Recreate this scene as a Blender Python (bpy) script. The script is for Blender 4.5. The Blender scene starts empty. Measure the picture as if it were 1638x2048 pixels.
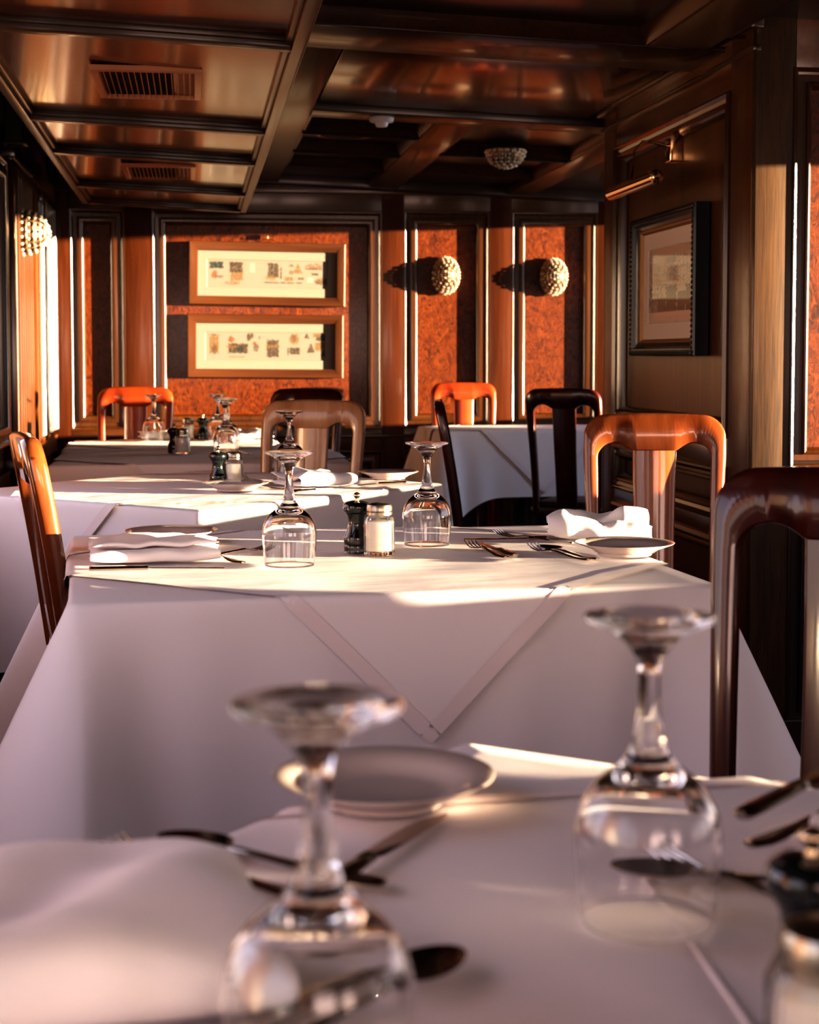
import bpy, bmesh, math, random
from math import sin, cos, pi, radians, sqrt, exp
from mathutils import Vector, Matrix, noise
random.seed(7)
COL = bpy.context.scene.collection
V = Vector

# ------------------------------------------------------------------ materials
def nt(name):
    m = bpy.data.materials.new(name); m.use_nodes = True
    t = m.node_tree; b = t.nodes['Principled BSDF']
    return m, t, b

def plain(name, col, rough=.5, metal=0., coat=0., spec=.5, trans=0., sheen=0., emit=None, ior=1.5, bump=None):
    m, t, b = nt(name)
    b.inputs['Base Color'].default_value = (*col, 1); b.inputs['Roughness'].default_value = rough
    b.inputs['Metallic'].default_value = metal; b.inputs['Coat Weight'].default_value = coat
    b.inputs['Coat Roughness'].default_value = .08
    b.inputs['Specular IOR Level'].default_value = spec; b.inputs['Transmission Weight'].default_value = trans
    b.inputs['IOR'].default_value = ior; b.inputs['Sheen Weight'].default_value = sheen
    # faint procedural variation of roughness so nothing is perfectly uniform
    tc = t.nodes.new('ShaderNodeTexCoord'); n = t.nodes.new('ShaderNodeTexNoise')
    n.inputs['Scale'].default_value = 35; n.inputs['Detail'].default_value = 3
    r = t.nodes.new('ShaderNodeMapRange'); r.inputs['To Min'].default_value = max(0, rough*.85); r.inputs['To Max'].default_value = min(1, rough*1.2)
    t.links.new(tc.outputs['Object'], n.inputs['Vector']); t.links.new(n.outputs['Fac'], r.inputs['Value'])
    t.links.new(r.outputs['Result'], b.inputs['Roughness'])
    if bump:
        n2 = t.nodes.new('ShaderNodeTexNoise'); n2.inputs['Scale'].default_value = bump[0]; n2.inputs['Detail'].default_value = 2
        bp = t.nodes.new('ShaderNodeBump'); bp.inputs['Strength'].default_value = bump[1]; bp.inputs['Distance'].default_value = bump[2]
        t.links.new(tc.outputs['Object'], n2.inputs['Vector']); t.links.new(n2.outputs['Fac'], bp.inputs['Height']); t.links.new(bp.outputs['Normal'], b.inputs['Normal'])
    return m

def wood(name, c1, c2, axis='Z', fine=70, rough=.3, coat=.3, bump=.15, coat_rough=.12, spec=.5):
    """straight-grained varnished wood; grain runs along axis"""
    m, t, b = nt(name)
    tc = t.nodes.new('ShaderNodeTexCoord'); mp = t.nodes.new('ShaderNodeMapping')
    s = [fine]*3; s['XYZ'.index(axis)] = fine*.035; mp.inputs['Scale'].default_value = s
    n = t.nodes.new('ShaderNodeTexNoise'); n.inputs['Scale'].default_value = 1; n.inputs['Detail'].default_value = 6; n.inputs['Roughness'].default_value = .65; n.inputs['Distortion'].default_value = .4
    mp2 = t.nodes.new('ShaderNodeMapping'); s2 = [9]*3; s2['XYZ'.index(axis)] = 1.3; mp2.inputs['Scale'].default_value = s2
    n2 = t.nodes.new('ShaderNodeTexNoise'); n2.inputs['Scale'].default_value = 1; n2.inputs['Detail'].default_value = 3
    mix = t.nodes.new('ShaderNodeMath'); mix.operation = 'MULTIPLY_ADD'; mix.inputs[1].default_value = .6
    ml = t.nodes.new('ShaderNodeMath'); ml.operation = 'MULTIPLY'; ml.inputs[1].default_value = .4
    r = t.nodes.new('ShaderNodeValToRGB'); r.color_ramp.elements[0].position = .36; r.color_ramp.elements[1].position = .64
    r.color_ramp.elements[0].color = (*c1, 1); r.color_ramp.elements[1].color = (*c2, 1)
    L = t.links.new
    L(tc.outputs['Object'], mp.inputs['Vector']); L(tc.outputs['Object'], mp2.inputs['Vector'])
    L(mp.outputs['Vector'], n.inputs['Vector']); L(mp2.outputs['Vector'], n2.inputs['Vector'])
    L(n2.outputs['Fac'], ml.inputs[0]); L(n.outputs['Fac'], mix.inputs[0]); L(ml.outputs[0], mix.inputs[2]); L(mix.outputs[0], r.inputs['Fac'])
    L(r.outputs['Color'], b.inputs['Base Color'])
    bp = t.nodes.new('ShaderNodeBump'); bp.inputs['Strength'].default_value = bump; bp.inputs['Distance'].default_value = .0006
    L(n.outputs['Fac'], bp.inputs['Height']); L(bp.outputs['Normal'], b.inputs['Normal'])
    b.inputs['Roughness'].default_value = rough; b.inputs['Coat Weight'].default_value = coat; b.inputs['Coat Roughness'].default_value = coat_rough
    b.inputs['Specular IOR Level'].default_value = spec
    return m

def burl(name, c1, c2, c3):
    m, t, b = nt(name); L = t.links.new
    tc = t.nodes.new('ShaderNodeTexCoord'); mp = t.nodes.new('ShaderNodeMapping'); mp.inputs['Scale'].default_value = (11, 11, 6)
    w = t.nodes.new('ShaderNodeTexNoise'); w.inputs['Scale'].default_value = .9; w.inputs['Detail'].default_value = 3
    a = t.nodes.new('ShaderNodeVectorMath'); a.operation = 'SCALE'; a.inputs['Scale'].default_value = 5.5
    ad = t.nodes.new('ShaderNodeVectorMath'); ad.operation = 'ADD'
    n = t.nodes.new('ShaderNodeTexNoise'); n.inputs['Scale'].default_value = 2.6; n.inputs['Detail'].default_value = 6; n.inputs['Roughness'].default_value = .62; n.inputs['Distortion'].default_value = 1.2
    r = t.nodes.new('ShaderNodeValToRGB'); e = r.color_ramp.elements
    e[0].position = .36; e[0].color = (*c1, 1); e[1].position = .66; e[1].color = (*c3, 1); x = e.new(.49); x.color = (*c2, 1)
    L(tc.outputs['Object'], mp.inputs['Vector']); L(mp.outputs['Vector'], w.inputs['Vector']); L(w.outputs['Color'], a.inputs[0])
    L(mp.outputs['Vector'], ad.inputs[0]); L(a.outputs[0], ad.inputs[1]); L(ad.outputs[0], n.inputs['Vector']); L(n.outputs['Fac'], r.inputs['Fac']); L(r.outputs['Color'], b.inputs['Base Color'])
    b.inputs['Roughness'].default_value = .38; b.inputs['Coat Weight'].default_value = .25; b.inputs['Coat Roughness'].default_value = .12
    return m

def cloth_mat(name, col, trans=.0):
    m, t, b = nt(name); L = t.links.new
    tc = t.nodes.new('ShaderNodeTexCoord')
    b.inputs['Base Color'].default_value = (*col, 1); b.inputs['Roughness'].default_value = .8
    b.inputs['Sheen Weight'].default_value = .15; b.inputs['Sheen Roughness'].default_value = .5; b.inputs['Specular IOR Level'].default_value = .25
    n = t.nodes.new('ShaderNodeTexNoise'); n.inputs['Scale'].default_value = 1; n.inputs['Detail'].default_value = 3; n.inputs['Distortion'].default_value = .3; mp = t.nodes.new('ShaderNodeMapping'); mp.inputs['Scale'].default_value = (3.5, 15, 7)
    w = t.nodes.new('ShaderNodeTexNoise'); w.inputs['Scale'].default_value = 900; w.inputs['Detail'].default_value = 1
    b1 = t.nodes.new('ShaderNodeBump'); b1.inputs['Strength'].default_value = .4; b1.inputs['Distance'].default_value = .005
    b2 = t.nodes.new('ShaderNodeBump'); b2.inputs['Strength'].default_value = .12; b2.inputs['Distance'].default_value = .0004
    L(tc.outputs['Object'], mp.inputs['Vector']); L(mp.outputs['Vector'], n.inputs['Vector']); L(tc.outputs['Object'], w.inputs['Vector'])
    L(n.outputs['Fac'], b1.inputs['Height']); L(w.outputs['Fac'], b2.inputs['Height']); L(b1.outputs['Normal'], b2.inputs['Normal']); L(b2.outputs['Normal'], b.inputs['Normal'])
    return m

def glass_mat(name, ior=1.46, rough=0.0, col=(1, 1, 1)):
    m = bpy.data.materials.new(name); m.use_nodes = True; t = m.node_tree
    t.nodes.remove(t.nodes['Principled BSDF'])
    g = t.nodes.new('ShaderNodeBsdfGlass'); g.inputs['IOR'].default_value = ior; g.inputs['Roughness'].default_value = rough; g.inputs['Color'].default_value = (*col, 1)
    t.links.new(g.outputs[0], t.nodes['Material Output'].inputs['Surface']); return m

def attr_mat(name, rough=.6, coat=0.):
    m, t, b = nt(name); a = t.nodes.new('ShaderNodeAttribute'); a.attribute_name = 'Col'
    n = t.nodes.new('ShaderNodeTexNoise'); n.inputs['Scale'].default_value = 220; n.inputs['Detail'].default_value = 3
    tc = t.nodes.new('ShaderNodeTexCoord'); mx = t.nodes.new('ShaderNodeMix'); mx.data_type = 'RGBA'; mx.blend_type = 'MULTIPLY'; mx.inputs['Factor'].default_value = .25
    t.links.new(tc.outputs['Object'], n.inputs['Vector']); t.links.new(a.outputs['Color'], mx.inputs['A']); t.links.new(n.outputs['Color'], mx.inputs['B'])
    t.links.new(mx.outputs['Result'], b.inputs['Base Color']); b.inputs['Roughness'].default_value = rough; b.inputs['Coat Weight'].default_value = coat
    b.inputs['Coat Roughness'].default_value = .03
    return m

M = dict(
    stile=wood('stile_wood', (0.0357, 0.0083, 0.0016), (0.0748, 0.0203, 0.0045), 'Z', 95, .30, .35),
    bead=wood('bead_wood', (0.0448, 0.0154, 0.0045), (0.0728, 0.0280, 0.0090), 'Z', 95, .22, .6, coat_rough=.15),
    railw=wood('rail_wood', (0.0360, 0.0108, 0.0025), (0.0720, 0.0245, 0.0065), 'X', 95, .30, .35),
    sidewood=wood('partition_wood', (0.0723, 0.0240, 0.0053), (0.1403, 0.0504, 0.0120), 'Z', 60, .34, .22, coat_rough=.2),
    siderail=wood('partition_rail_wood', (0.0723, 0.0240, 0.0053), (0.1403, 0.0504, 0.0120), 'Y', 60, .28, .5),
    burl=burl('burl_veneer', (0.0243, 0.0041, 0.0003), (0.0883, 0.0168, 0.0013), (0.1569, 0.0399, 0.0035)),
    darkgrain=wood('baked_shade_open_grain', (.018, .008, .003), (.085, .040, .013), 'Z', 170, .42, .15, .5),  # stile wood darkened in colour, as if turned from the sun
    coffer=wood('dark_coffer_veneer', (.016, .006, .003), (.035, .013, .006), 'X', 90, .3, .3, .2, spec=.4),
    ceil=wood('ceiling_veneer', (0.0282, 0.0036, 0.0006), (0.0520, 0.0076, 0.0013), 'X', 120, .24, .5, .3, coat_rough=.10, spec=.45),
    beam=wood('beam_wood', (0.0281, 0.0096, 0.0029), (0.0540, 0.0211, 0.0071), 'Y', 60, .34, .3, spec=.3),
    xbeam=wood('cross_beam_wood', (0.0160, 0.0050, 0.0014), (0.0320, 0.0112, 0.0034), 'X', 60, .34, .3, spec=.3),
    dark=wood('dark_wood', (.012, .006, .004), (.03, .014, .008), 'Z', 60, .4, .3),
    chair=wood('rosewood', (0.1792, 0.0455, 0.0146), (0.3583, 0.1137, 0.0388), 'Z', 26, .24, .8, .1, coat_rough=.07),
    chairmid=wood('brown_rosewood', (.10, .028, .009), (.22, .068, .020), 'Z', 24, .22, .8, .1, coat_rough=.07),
    chairpale=wood('baked_sunlight_rosewood', (.40, .20, .10), (.66, .42, .25), 'Z', 22, .3, .5, .1, coat_rough=.1),  # paler colour stands in for sunlight that misses one chair
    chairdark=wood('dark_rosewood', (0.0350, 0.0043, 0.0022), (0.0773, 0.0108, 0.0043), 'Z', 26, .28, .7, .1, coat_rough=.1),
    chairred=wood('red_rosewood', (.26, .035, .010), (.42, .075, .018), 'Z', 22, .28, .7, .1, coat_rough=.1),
    framewood=wood('frame_wood', (0.0559, 0.0160, 0.0031), (0.0885, 0.0291, 0.0063), 'X', 80, .4, .2),
    framewoodz=wood('frame_wood_upright', (0.0559, 0.0160, 0.0031), (0.0885, 0.0291, 0.0063), 'Z', 80, .4, .2),
    blackframe=plain('black_frame_lacquer', (.012, .016, .018), .38, coat=.3, bump=(150, .3, .001)),
    gold=plain('gilt_slip', (.35, .19, .08), .45, metal=.6),
    mat=plain('cream_mount_board', (.20, .175, .145), .8),
    matgrey=plain('pinkish_mount_board', (.80, .66, .56), .8),
    cloth=cloth_mat('white_linen', (.78, .73, .74)),
    topper=cloth_mat('white_linen_topper', (.80, .74, .75)),
    hem=cloth_mat('linen_hem', (.76, .67, .67)),
    napkin=cloth_mat('napkin_linen', (.86, .82, .84)),
    porcelain=plain('white_porcelain', (.66, .58, .54), .12, coat=.6),
    steel=plain('polished_steel', (.52, .47, .43), .14, metal=1.),
    brass=plain('polished_brass', (.85, .52, .26), .12, metal=1.),
    bronze=plain('aged_bronze', (.22, .13, .08), .4, metal=.9),
    crystal=plain('crystal_bead', (.95, .90, .80), .05, trans=.55, coat=1., ior=1.55),
    lattice=plain('gilt_lattice', (.60, .48, .30), .3, metal=.9),
    blacklac=plain('black_lacquer', (.006, .010, .011), .16, coat=.8),
    knob=plain('dull_gold_knob', (.75, .60, .42), .25, metal=1.),
    salt=plain('salt', (.85, .80, .72), .9, bump=(700, .6, .001)),
    cap=plain('steel_cap', (.40, .37, .31), .28, metal=1.),
    hole=plain('dark_hole', (.01, .01, .01), .8),
    ventdark=plain('vent_shadow', (.004, .005, .007), .8),
    ventmetal=plain('vent_metal', (.42, .20, .11), .3, metal=.8),
    plastic=plain('white_plastic', (.62, .60, .58), .45),
    carpet=plain('dark_carpet', (.018, .012, .012), .95, bump=(300, .6, .003)),
    leather=plain('dark_seat_leather', (.03, .012, .010), .45, bump=(200, .2, .001)),
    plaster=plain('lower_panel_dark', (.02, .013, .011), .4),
    glass=glass_mat('clear_glass'),
    shaker=glass_mat('shaker_glass', 1.35, .02),
    print=attr_mat('print_paper'), print2=attr_mat('glazed_print', .45, .8),
    wallpaint=plain('varnished_wall_back', (.06, .03, .018), .6),
    sea=plain('pale_exterior', (.4, .45, .5), .8),
)

# ------------------------------------------------------------------ mesh helpers
def build(name, bm, mat, parent=None, smooth=None, kind=None, doubles=False, recalc=True):
    if doubles: bmesh.ops.remove_doubles(bm, verts=bm.verts, dist=1e-5)
    if recalc: bmesh.ops.recalc_face_normals(bm, faces=bm.faces)
    me = bpy.data.meshes.new(name); bm.to_mesh(me); bm.free()
    if smooth is not None:
        me.polygons.foreach_set('use_smooth', [True]*len(me.polygons))
        if smooth < 3: me.set_sharp_from_angle(angle=smooth)
    me.materials.append(mat if not isinstance(mat, str) else M[mat])
    o = bpy.data.objects.new(name, me); COL.objects.link(o)
    if parent: o.parent = parent
    if kind: o['kind'] = kind
    return o

def tag(o, label, cat, group=None):
    o['label'] = label; o['category'] = cat
    if group: o['group'] = group
    return o

def thing(name, label, cat, loc=(0, 0, 0), rz=0, group=None):
    o = bpy.data.objects.new(name, None); COL.objects.link(o); o.empty_display_size = .05
    o.location = loc; o.rotation_euler = (0, 0, rz)
    return tag(o, label, cat, group)

def copy_tree(o, parent=None):
    c = o.copy(); COL.objects.link(c); c.parent = parent
    for ch in list(o.children): copy_tree(ch, c)
    return c

def again(proto, label, loc, rz=0, group=None, scale=None):
    c = copy_tree(proto); c['label'] = label; c.location = loc; c.rotation_euler = (0, 0, rz)
    if group: c['group'] = group
    elif 'group' in c: del c['group']
    return c

def box(bm, x0, x1, y0, y1, z0, z1, bev=0., shear=None):
    vs = [bm.verts.new((x, y, z + (shear(x) if shear else 0))) for x in (x0, x1) for y in (y0, y1) for z in (z0, z1)]
    fs = [bm.faces.new([vs[i] for i in q]) for q in ((0, 1, 3, 2), (4, 6, 7, 5), (0, 4, 5, 1), (2, 3, 7, 6), (0, 2, 6, 4), (1, 5, 7, 3))]
    if bev:
        es = list({e for f in fs for e in f.edges})
        bmesh.ops.bevel(bm, geom=es, offset=bev, segments=2, profile=.6, affect='EDGES')
    return vs

def lathe(bm, prof, seg=40, mat=None, wob=None):
    """prof: list of (r, z). r==0 gives a pole"""
    rings = []
    for r, z in prof:
        if r < 1e-6: rings.append([bm.verts.new((0, 0, z))])
        else:
            rr = []
            for k in range(seg):
                a = 2*pi*k/seg; q = r*(1+(wob(a, z) if wob else 0)); rr.append(bm.verts.new((q*cos(a), q*sin(a), z)))
            rings.append(rr)
    for A, B in zip(rings, rings[1:]):
        for k in range(seg):
            k2 = (k+1) % seg
            if len(A) == 1 and len(B) > 1: bm.faces.new((A[0], B[k2], B[k]))
            elif len(B) == 1 and len(A) > 1: bm.faces.new((A[k], A[k2], B[0]))
            elif len(A) > 1: bm.faces.new((A[k], A[k2], B[k2], B[k]))
    return rings

def smoothprof(pts, n=6):
    """catmull-rom through (r,z) points"""
    out = []
    P = [pts[0]]+list(pts)+[pts[-1]]
    for i in range(1, len(P)-2):
        for k in range(n):
            t = k/n; p0, p1, p2, p3 = P[i-1:i+3]
            out.append(tuple(max(0, .5*((2*p1[j])+(-p0[j]+p2[j])*t+(2*p0[j]-5*p1[j]+4*p2[j]-p3[j])*t*t+(-p0[j]+3*p1[j]-3*p2[j]+p3[j])*t**3)) if j == 0 else
                             .5*((2*p1[j])+(-p0[j]+p2[j])*t+(2*p0[j]-5*p1[j]+4*p2[j]-p3[j])*t*t+(-p0[j]+3*p1[j]-3*p2[j]+p3[j])*t**3) for j in (0, 1)))
    out.append(pts[-1]); return out

def tube(bm, pts, rad, seg=10, cap=True):
    pts = [V(p) for p in pts]; rings = []
    up = V((0, 0, 1))
    for i, p in enumerate(pts):
        d = (pts[min(i+1, len(pts)-1)]-pts[max(i-1, 0)]).normalized()
        a = d.cross(up)
        if a.length < .1: a = d.cross(V((1, 0, 0)))
        a.normalize(); b = d.cross(a).normalized(); r = rad[i] if isinstance(rad, (list, tuple)) else rad
        rings.append([bm.verts.new(p+a*(r*cos(2*pi*k/seg))+b*(r*sin(2*pi*k/seg))) for k in range(seg)])
    for A, B in zip(rings, rings[1:]):
        for k in range(seg): bm.faces.new((A[k], A[(k+1) % seg], B[(k+1) % seg], B[k]))
    if cap: bm.faces.new(rings[0][::-1]); bm.faces.new(rings[-1])

def ring_frame(bm, u0, u1, v0, v1, prof, place):
    """mitred rectangular moulding. prof: list of (inset, height); place(u, v, h)->xyz. closed between first and last at back"""
    loops = []
    for ins, h in prof:
        loops.append([bm.verts.new(place(*c, h)) for c in ((u0+ins, v0+ins), (u1-ins, v0+ins), (u1-ins, v1-ins), (u0+ins, v1-ins))])
    for A, B in zip(loops, loops[1:]):
        for k in range(4): bm.faces.new((A[k], A[(k+1) % 4], B[(k+1) % 4], B[k]))

# ================================================================== THE ROOM
XL, YB, XR, YN = -.735, 8.40, 3.0, -2.2
W2X, PY, W2F = 1.47, 4.10, 5.66     # partition on the right: face x, near face y, far end y
tilt = lambda x: -.040*(x-.5)
ZC = 2.03

PANEL_PROF = [(-.001, 0), (-.001, .034), (.002, .0345), (.007, .033), (.012, .029), (.016, .0245), (.019, .021), (.0385, .020), (.039, .0355), (.042, .036), (.056, .036), (.063, .034), (.069, .029), (.073, .020), (.075, .003), (.076, 0)]
# -- back wall (faces -Y)
B = lambda u, v, h: (u, YB-h, v)
bm = bmesh.new(); box(bm, XL-.1, XR+.1, YB, YB+.08, -.02, 2.2); build('wall_back', bm, 'burl', kind='structure')
def px(x): return 8.40*math.tan(math.atan((x-819)/3200.)+radians(7.63))
panels = [(px(116), px(116)+.001), ]
BP = [(px(143), px(253), .72, 1.85), (px(306), px(763), .72, 1.85), (px(806), px(977), .72, 1.86), (px(1020), px(1190), .72, 1.86)]
bm = bmesh.new(); z0, z1 = .72, 1.86
# stiles (proud boards) between the panels
xs = [XL+.01, BP[0][0]], [BP[0][1], BP[1][0]], [BP[1][1], BP[2][0]], [BP[2][1], BP[3][0]], [BP[3][1], 2.55]
for a, b in xs: box(bm, a, b, YB-.034, YB, .12, 2.1, .003)
build('trim_1', bm, 'stile', kind='structure', smooth=.6)
bm = bmesh.new()
for (a, b, c, d) in BP:
    box(bm, a, b, YB-.034, YB, d, 2.1, .003); box(bm, a, b, YB-.034, YB, .60, c, .003); box(bm, a, b, YB-.034, YB, .0, .12, .003)
box(bm, XL+.01, 2.5, YB-.05, YB-.034, 1.94, 1.99, .006); box(bm, XL+.01, 2.5, YB-.047, YB-.034, .67, .69, .004)
build('trim_2', bm, 'railw', kind='structure', smooth=.6)
bm = bmesh.new()
for (a, b, c, d) in BP:
    ring_frame(bm, a, b, c, d, PANEL_PROF, B)
    ring_frame(bm, a, b, .12, .60, PANEL_PROF, B)
ring_frame(bm, XL+.02, px(120), .72, 1.86, [(0, .03), (.004, .04), (.012, .03), (.012, .0)], B)
build('trim_3', bm, 'bead', kind='structure', smooth=.6)
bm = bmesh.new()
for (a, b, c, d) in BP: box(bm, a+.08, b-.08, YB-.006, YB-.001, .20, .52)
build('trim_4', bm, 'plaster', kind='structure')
bm = bmesh.new(); box(bm, XL, 3, YB-.052, YB-.034, 0, .12, .004); build('baseboard_back', bm, 'dark', kind='structure')

# -- left wall (faces +X) with windows nearer the viewer
def wall_with_holes(name, axis, c0, c1, a0, a1, z0, z1, holes, mat):
    """axis 'x': wall slab between x=c0..c1, running along y a0..a1; holes (a,b,zlo,zhi)"""
    bm = bmesh.new(); cur = a0
    def bb(a, b, lo, hi):
        if b-a > 1e-4 and hi-lo > 1e-4:
            if axis == 'x': box(bm, c0, c1, a, b, lo, hi)
            else: box(bm, a, b, c0, c1, lo, hi)
    for a, b, lo, hi in holes:
        bb(cur, a, z0, z1); bb(a, b, z0, lo); bb(a, b, hi, z1); cur = b
    bb(cur, a1, z0, z1)
    return build(name, bm, mat, kind='structure')
LWIN = [(-.6, .5, .80, 1.70), (1.0, 2.3, .80, 1.70), (2.9, 4.2, .80, 1.70)]
RWIN = [(-.70, -.17, .872, 1.60), (.05, .34, .872, 1.60), (.40, 1.18, .848, 1.64), (1.42, 2.30, .848, 1.64), (2.34, 3.30, .848, 1.66), (3.34, 4.00, .848, 1.66),
        (5.12, 5.86, .84, 1.78), (6.07, 6.60, .84, 1.78), (7.05, 8.25, .81, 1.83)]  # unseen openings and piers shaped to steer sun onto glasses and tables
wall_with_holes('wall_left', 'x', XL-.1, XL, YN, YB, -.02, 2.2, LWIN, 'sidewood')
wall_with_holes('wall_right', 'x', XR, XR+.1, YN, YB, -.02, 2.2, RWIN, 'wallpaint')
wall_with_holes('wall_rear', 'y', YN-.1, YN, XL-.1, XR+.1, -.02, 2.2, [(-.4, .9, .9, 1.75), (1.4, 2.6, .9, 1.75)], 'wallpaint')  # unseen rear openings added to let fill light in
bm = bmesh.new(); box(bm, XL-.1, XR+.1, YN-.1, YB+.1, -.06, 0); build('floor', bm, 'carpet', kind='structure')
bm = bmesh.new(); box(bm, XL-.1, XR+.1, YN-.1, YB+.1, ZC, ZC+.08, shear=tilt)
build('ceiling', bm, 'coffer', kind='structure')
for i, (wall, x, wins) in enumerate((('l', XL, LWIN), ('r', XR, RWIN))):
    for j, (a, b, lo, hi) in enumerate(wins):
        s = 1 if wall == 'l' else -1
        bm = bmesh.new(); t0, t1 = (x-.1, x+.012) if wall == 'l' else (x-.012, x+.1)
        box(bm, t0, t1, a-.03, a, lo-.03, hi+.03); box(bm, t0, t1, b, b+.03, lo-.03, hi+.03)
        box(bm, t0, t1, a, b, lo-.03, lo); box(bm, t0, t1, a, b, hi, hi+.03)
        build('window_%d' % (1+j+i*3), bm, 'stile', kind='structure')

# left wall relief seen at the far end: pilaster, mouldings
Lp = lambda u, v, h: (XL+h, u, v)
bm = bmesh.new()
box(bm, XL, XL+.05, 6.36, 7.02, .0, 1.99, .006)
for k in range(7): tube(bm, [(XL+.052, 6.44+k*.083, .74), (XL+.052, 6.44+k*.083, 1.84)], .010, 8)
box(bm, XL, XL+.06, 6.34, 7.04, .62, .70, .006); box(bm, XL, XL+.06, 6.34, 7.04, 1.86, 1.92, .006)
build('trim_5', bm, 'bead', kind='structure', smooth=.5)
bm = bmesh.new()
box(bm, XL, XL+.03, 7.42, 7.50, .0, 1.99, .004); box(bm, XL, XL+.03, 7.66, 7.82, .0, 1.99, .004); box(bm, XL, XL+.03, 5.6, 6.3, 0, .66, .004)
box(bm, XL, XL+.035, 7.0, YB, .62, .70, .004); box(bm, XL, XL+.035, 7.0, YB, 1.88, 1.95, .004)
build('trim_6', bm, 'sidewood', kind='structure', smooth=.5)
bm = bmesh.new()
ring_frame(bm, 7.50, 7.66, .72, 1.84, [(0, 0), (0, .034), (.01, .042), (.02, .03), (.03, 0)], Lp)
ring_frame(bm, 7.84, 8.34, .72, 1.84, [(0, 0), (0, .034), (.01, .042), (.02, .03), (.06, 0)], Lp)
ring_frame(bm, 5.55, 6.30, .76, 1.84, PANEL_PROF, Lp)
ring_frame(bm, 5.55, 6.30, .12, .56, PANEL_PROF, Lp)
build('trim_7', bm, 'bead', kind='structure', smooth=.5)

# -- partition on the right: long face (x = W2X), near face (y = PY)
bm = bmesh.new(); box(bm, W2X+.03, W2X+.13, PY+.03, W2F, 0, 2.12); box(bm, W2X+.13, 2.45, PY+.03, PY+.13, 0, 2.12)
build('wall_partition', bm, 'sidewood', kind='structure')
bm = bmesh.new(); box(bm, W2X+.128, 2.40, PY+.026, PY+.031, .82, 1.84); build('wall_partition_panel', bm, 'burl', kind='structure')
R2 = lambda u, v, h: (W2X+.03-h, u, v)
bm = bmesh.new()
for a, b in ((PY+.032, 4.30), (5.52, W2F-.001)): box(bm, W2X, W2X+.031, a, b, 0, 2.1, .002)

box(bm, W2X, W2X+.13, W2F, W2F+.02, 0, 2.1, .003)
build('trim_8', bm, 'sidewood', kind='structure', smooth=.6)
bm = bmesh.new(); box(bm, W2X, W2X+.108, PY, PY+.031, 0, 2.1, .003); build('trim_14', bm, 'darkgrain', kind='structure', smooth=.6)
bm = bmesh.new()
for a, b in ((1.83, 2.1), (.79, .87), (.585, .635), (0, .12)): box(bm, W2X+.001, W2X+.031, 4.30, 5.52, a, b, .003)
box(bm, W2X+.109, 2.45, PY+.001, PY+.031, 1.84, 2.1, .003)
build('trim_9', bm, 'siderail', kind='structure', smooth=.6)
bm = bmesh.new()
for a, b in ((.64, .82), (0, .12)): box(bm, W2X+.109, 2.45, PY+.001, PY+.031, a, b, .003)
box(bm, W2X+.12, 2.36, PY+.020, PY+.0295, .12, .64)
build('trim_12', bm, 'dark', kind='structure', smooth=.6)  # dark wood paints in the shade below sill height
bm = bmesh.new()
SP = [(0, .02), (.0, .036), (.008, .042), (.016, .032), (.026, .028), (.034, .036), (.042, .030), (.055, .003)]
ring_frame(bm, 4.30, 5.52, .87, 1.83, SP, R2)
ring_frame(bm, 4.30, 5.52, .635, .79, SP, R2); ring_frame(bm, 4.30, 5.52, .12, .585, SP, R2)
box(bm, W2X-.03, W2X+.01, PY-.03, W2F+.03, 1.955, 1.985, .006); box(bm, W2X-.014, W2X+.01, PY-.01, W2F+.02, 1.90, 1.915, .004)
build('trim_10', bm, 'bead', kind='structure', smooth=.5)
bm = bmesh.new()
P2 = lambda u, v, h: (u, PY+.03-h, v)
PP = [(0, 0), (0, .034), (.003, .037), (.009, .034), (.014, .022), (.036, .020), (.037, .033), (.041, .036), (.047, .032), (.052, .022), (.055, .003)]
ring_frame(bm, W2X+.104, 2.38, .80, 1.86, PP, P2)
build('trim_11', bm, 'bead', kind='structure', smooth=.5)
bm = bmesh.new(); ring_frame(bm, W2X+.104, 2.38, .10, .66, PP, P2); build('trim_13', bm, 'dark', kind='structure', smooth=.5)  # lower moulding carries the same painted shade
bm = bmesh.new(); box(bm, W2X-.012, W2X+.002, PY-.012, W2F, 0, .12, .003); box(bm, W2X-.012, 2.45, PY-.014, PY+.002, 0, .12, .003)
build('baseboard_partition', bm, 'dark', kind='structure')

# -- ceiling: dropped panelled soffit on the left
SX0, SX1, SY1 = -.520, .250, 7.76
SZ = 1.818
bm = bmesh.new(); sh = lambda x: -.046*(x+.5)
box(bm, SX0+.01, SX1-.01, -1.5, SY1-.01, SZ+.026, ZC+.05, shear=sh)
build('ceiling_soffit', bm, 'ceil', kind='structure')
ybar = [-.2, 1.1, 2.35, 3.64, 5.03, 5.85, 6.98, 7.74]
for bays in [0]:
    bm = bmesh.new()
    for a, b, e in ((SX0, SX0+.03, 0), (SX1-.03, SX1, 0)):
        box(bm, a, b, -1.5, SY1, SZ, SZ+.03, .005, shear=sh)
    for a, b in ((SX0+.03, SX0+.044), (SX1-.044, SX1-.03)): box(bm, a, b, -1.5, SY1, SZ+.010, SZ+.03, .003, shear=sh)
    build('ceiling_soffit_trim', bm, 'beam', kind='structure', smooth=.6)
    bm = bmesh.new()
    for y in ybar: box(bm, SX0+.03, SX1-.03, y-.028, y+.028, SZ-.001, SZ+.03, .005, shear=sh); box(bm, SX0+.04, SX1-.04, y-.04, y+.04, SZ+.012, SZ+.03, .003, shear=sh)
    build('ceiling_soffit_bars', bm, 'xbeam', kind='structure', smooth=.6)

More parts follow.
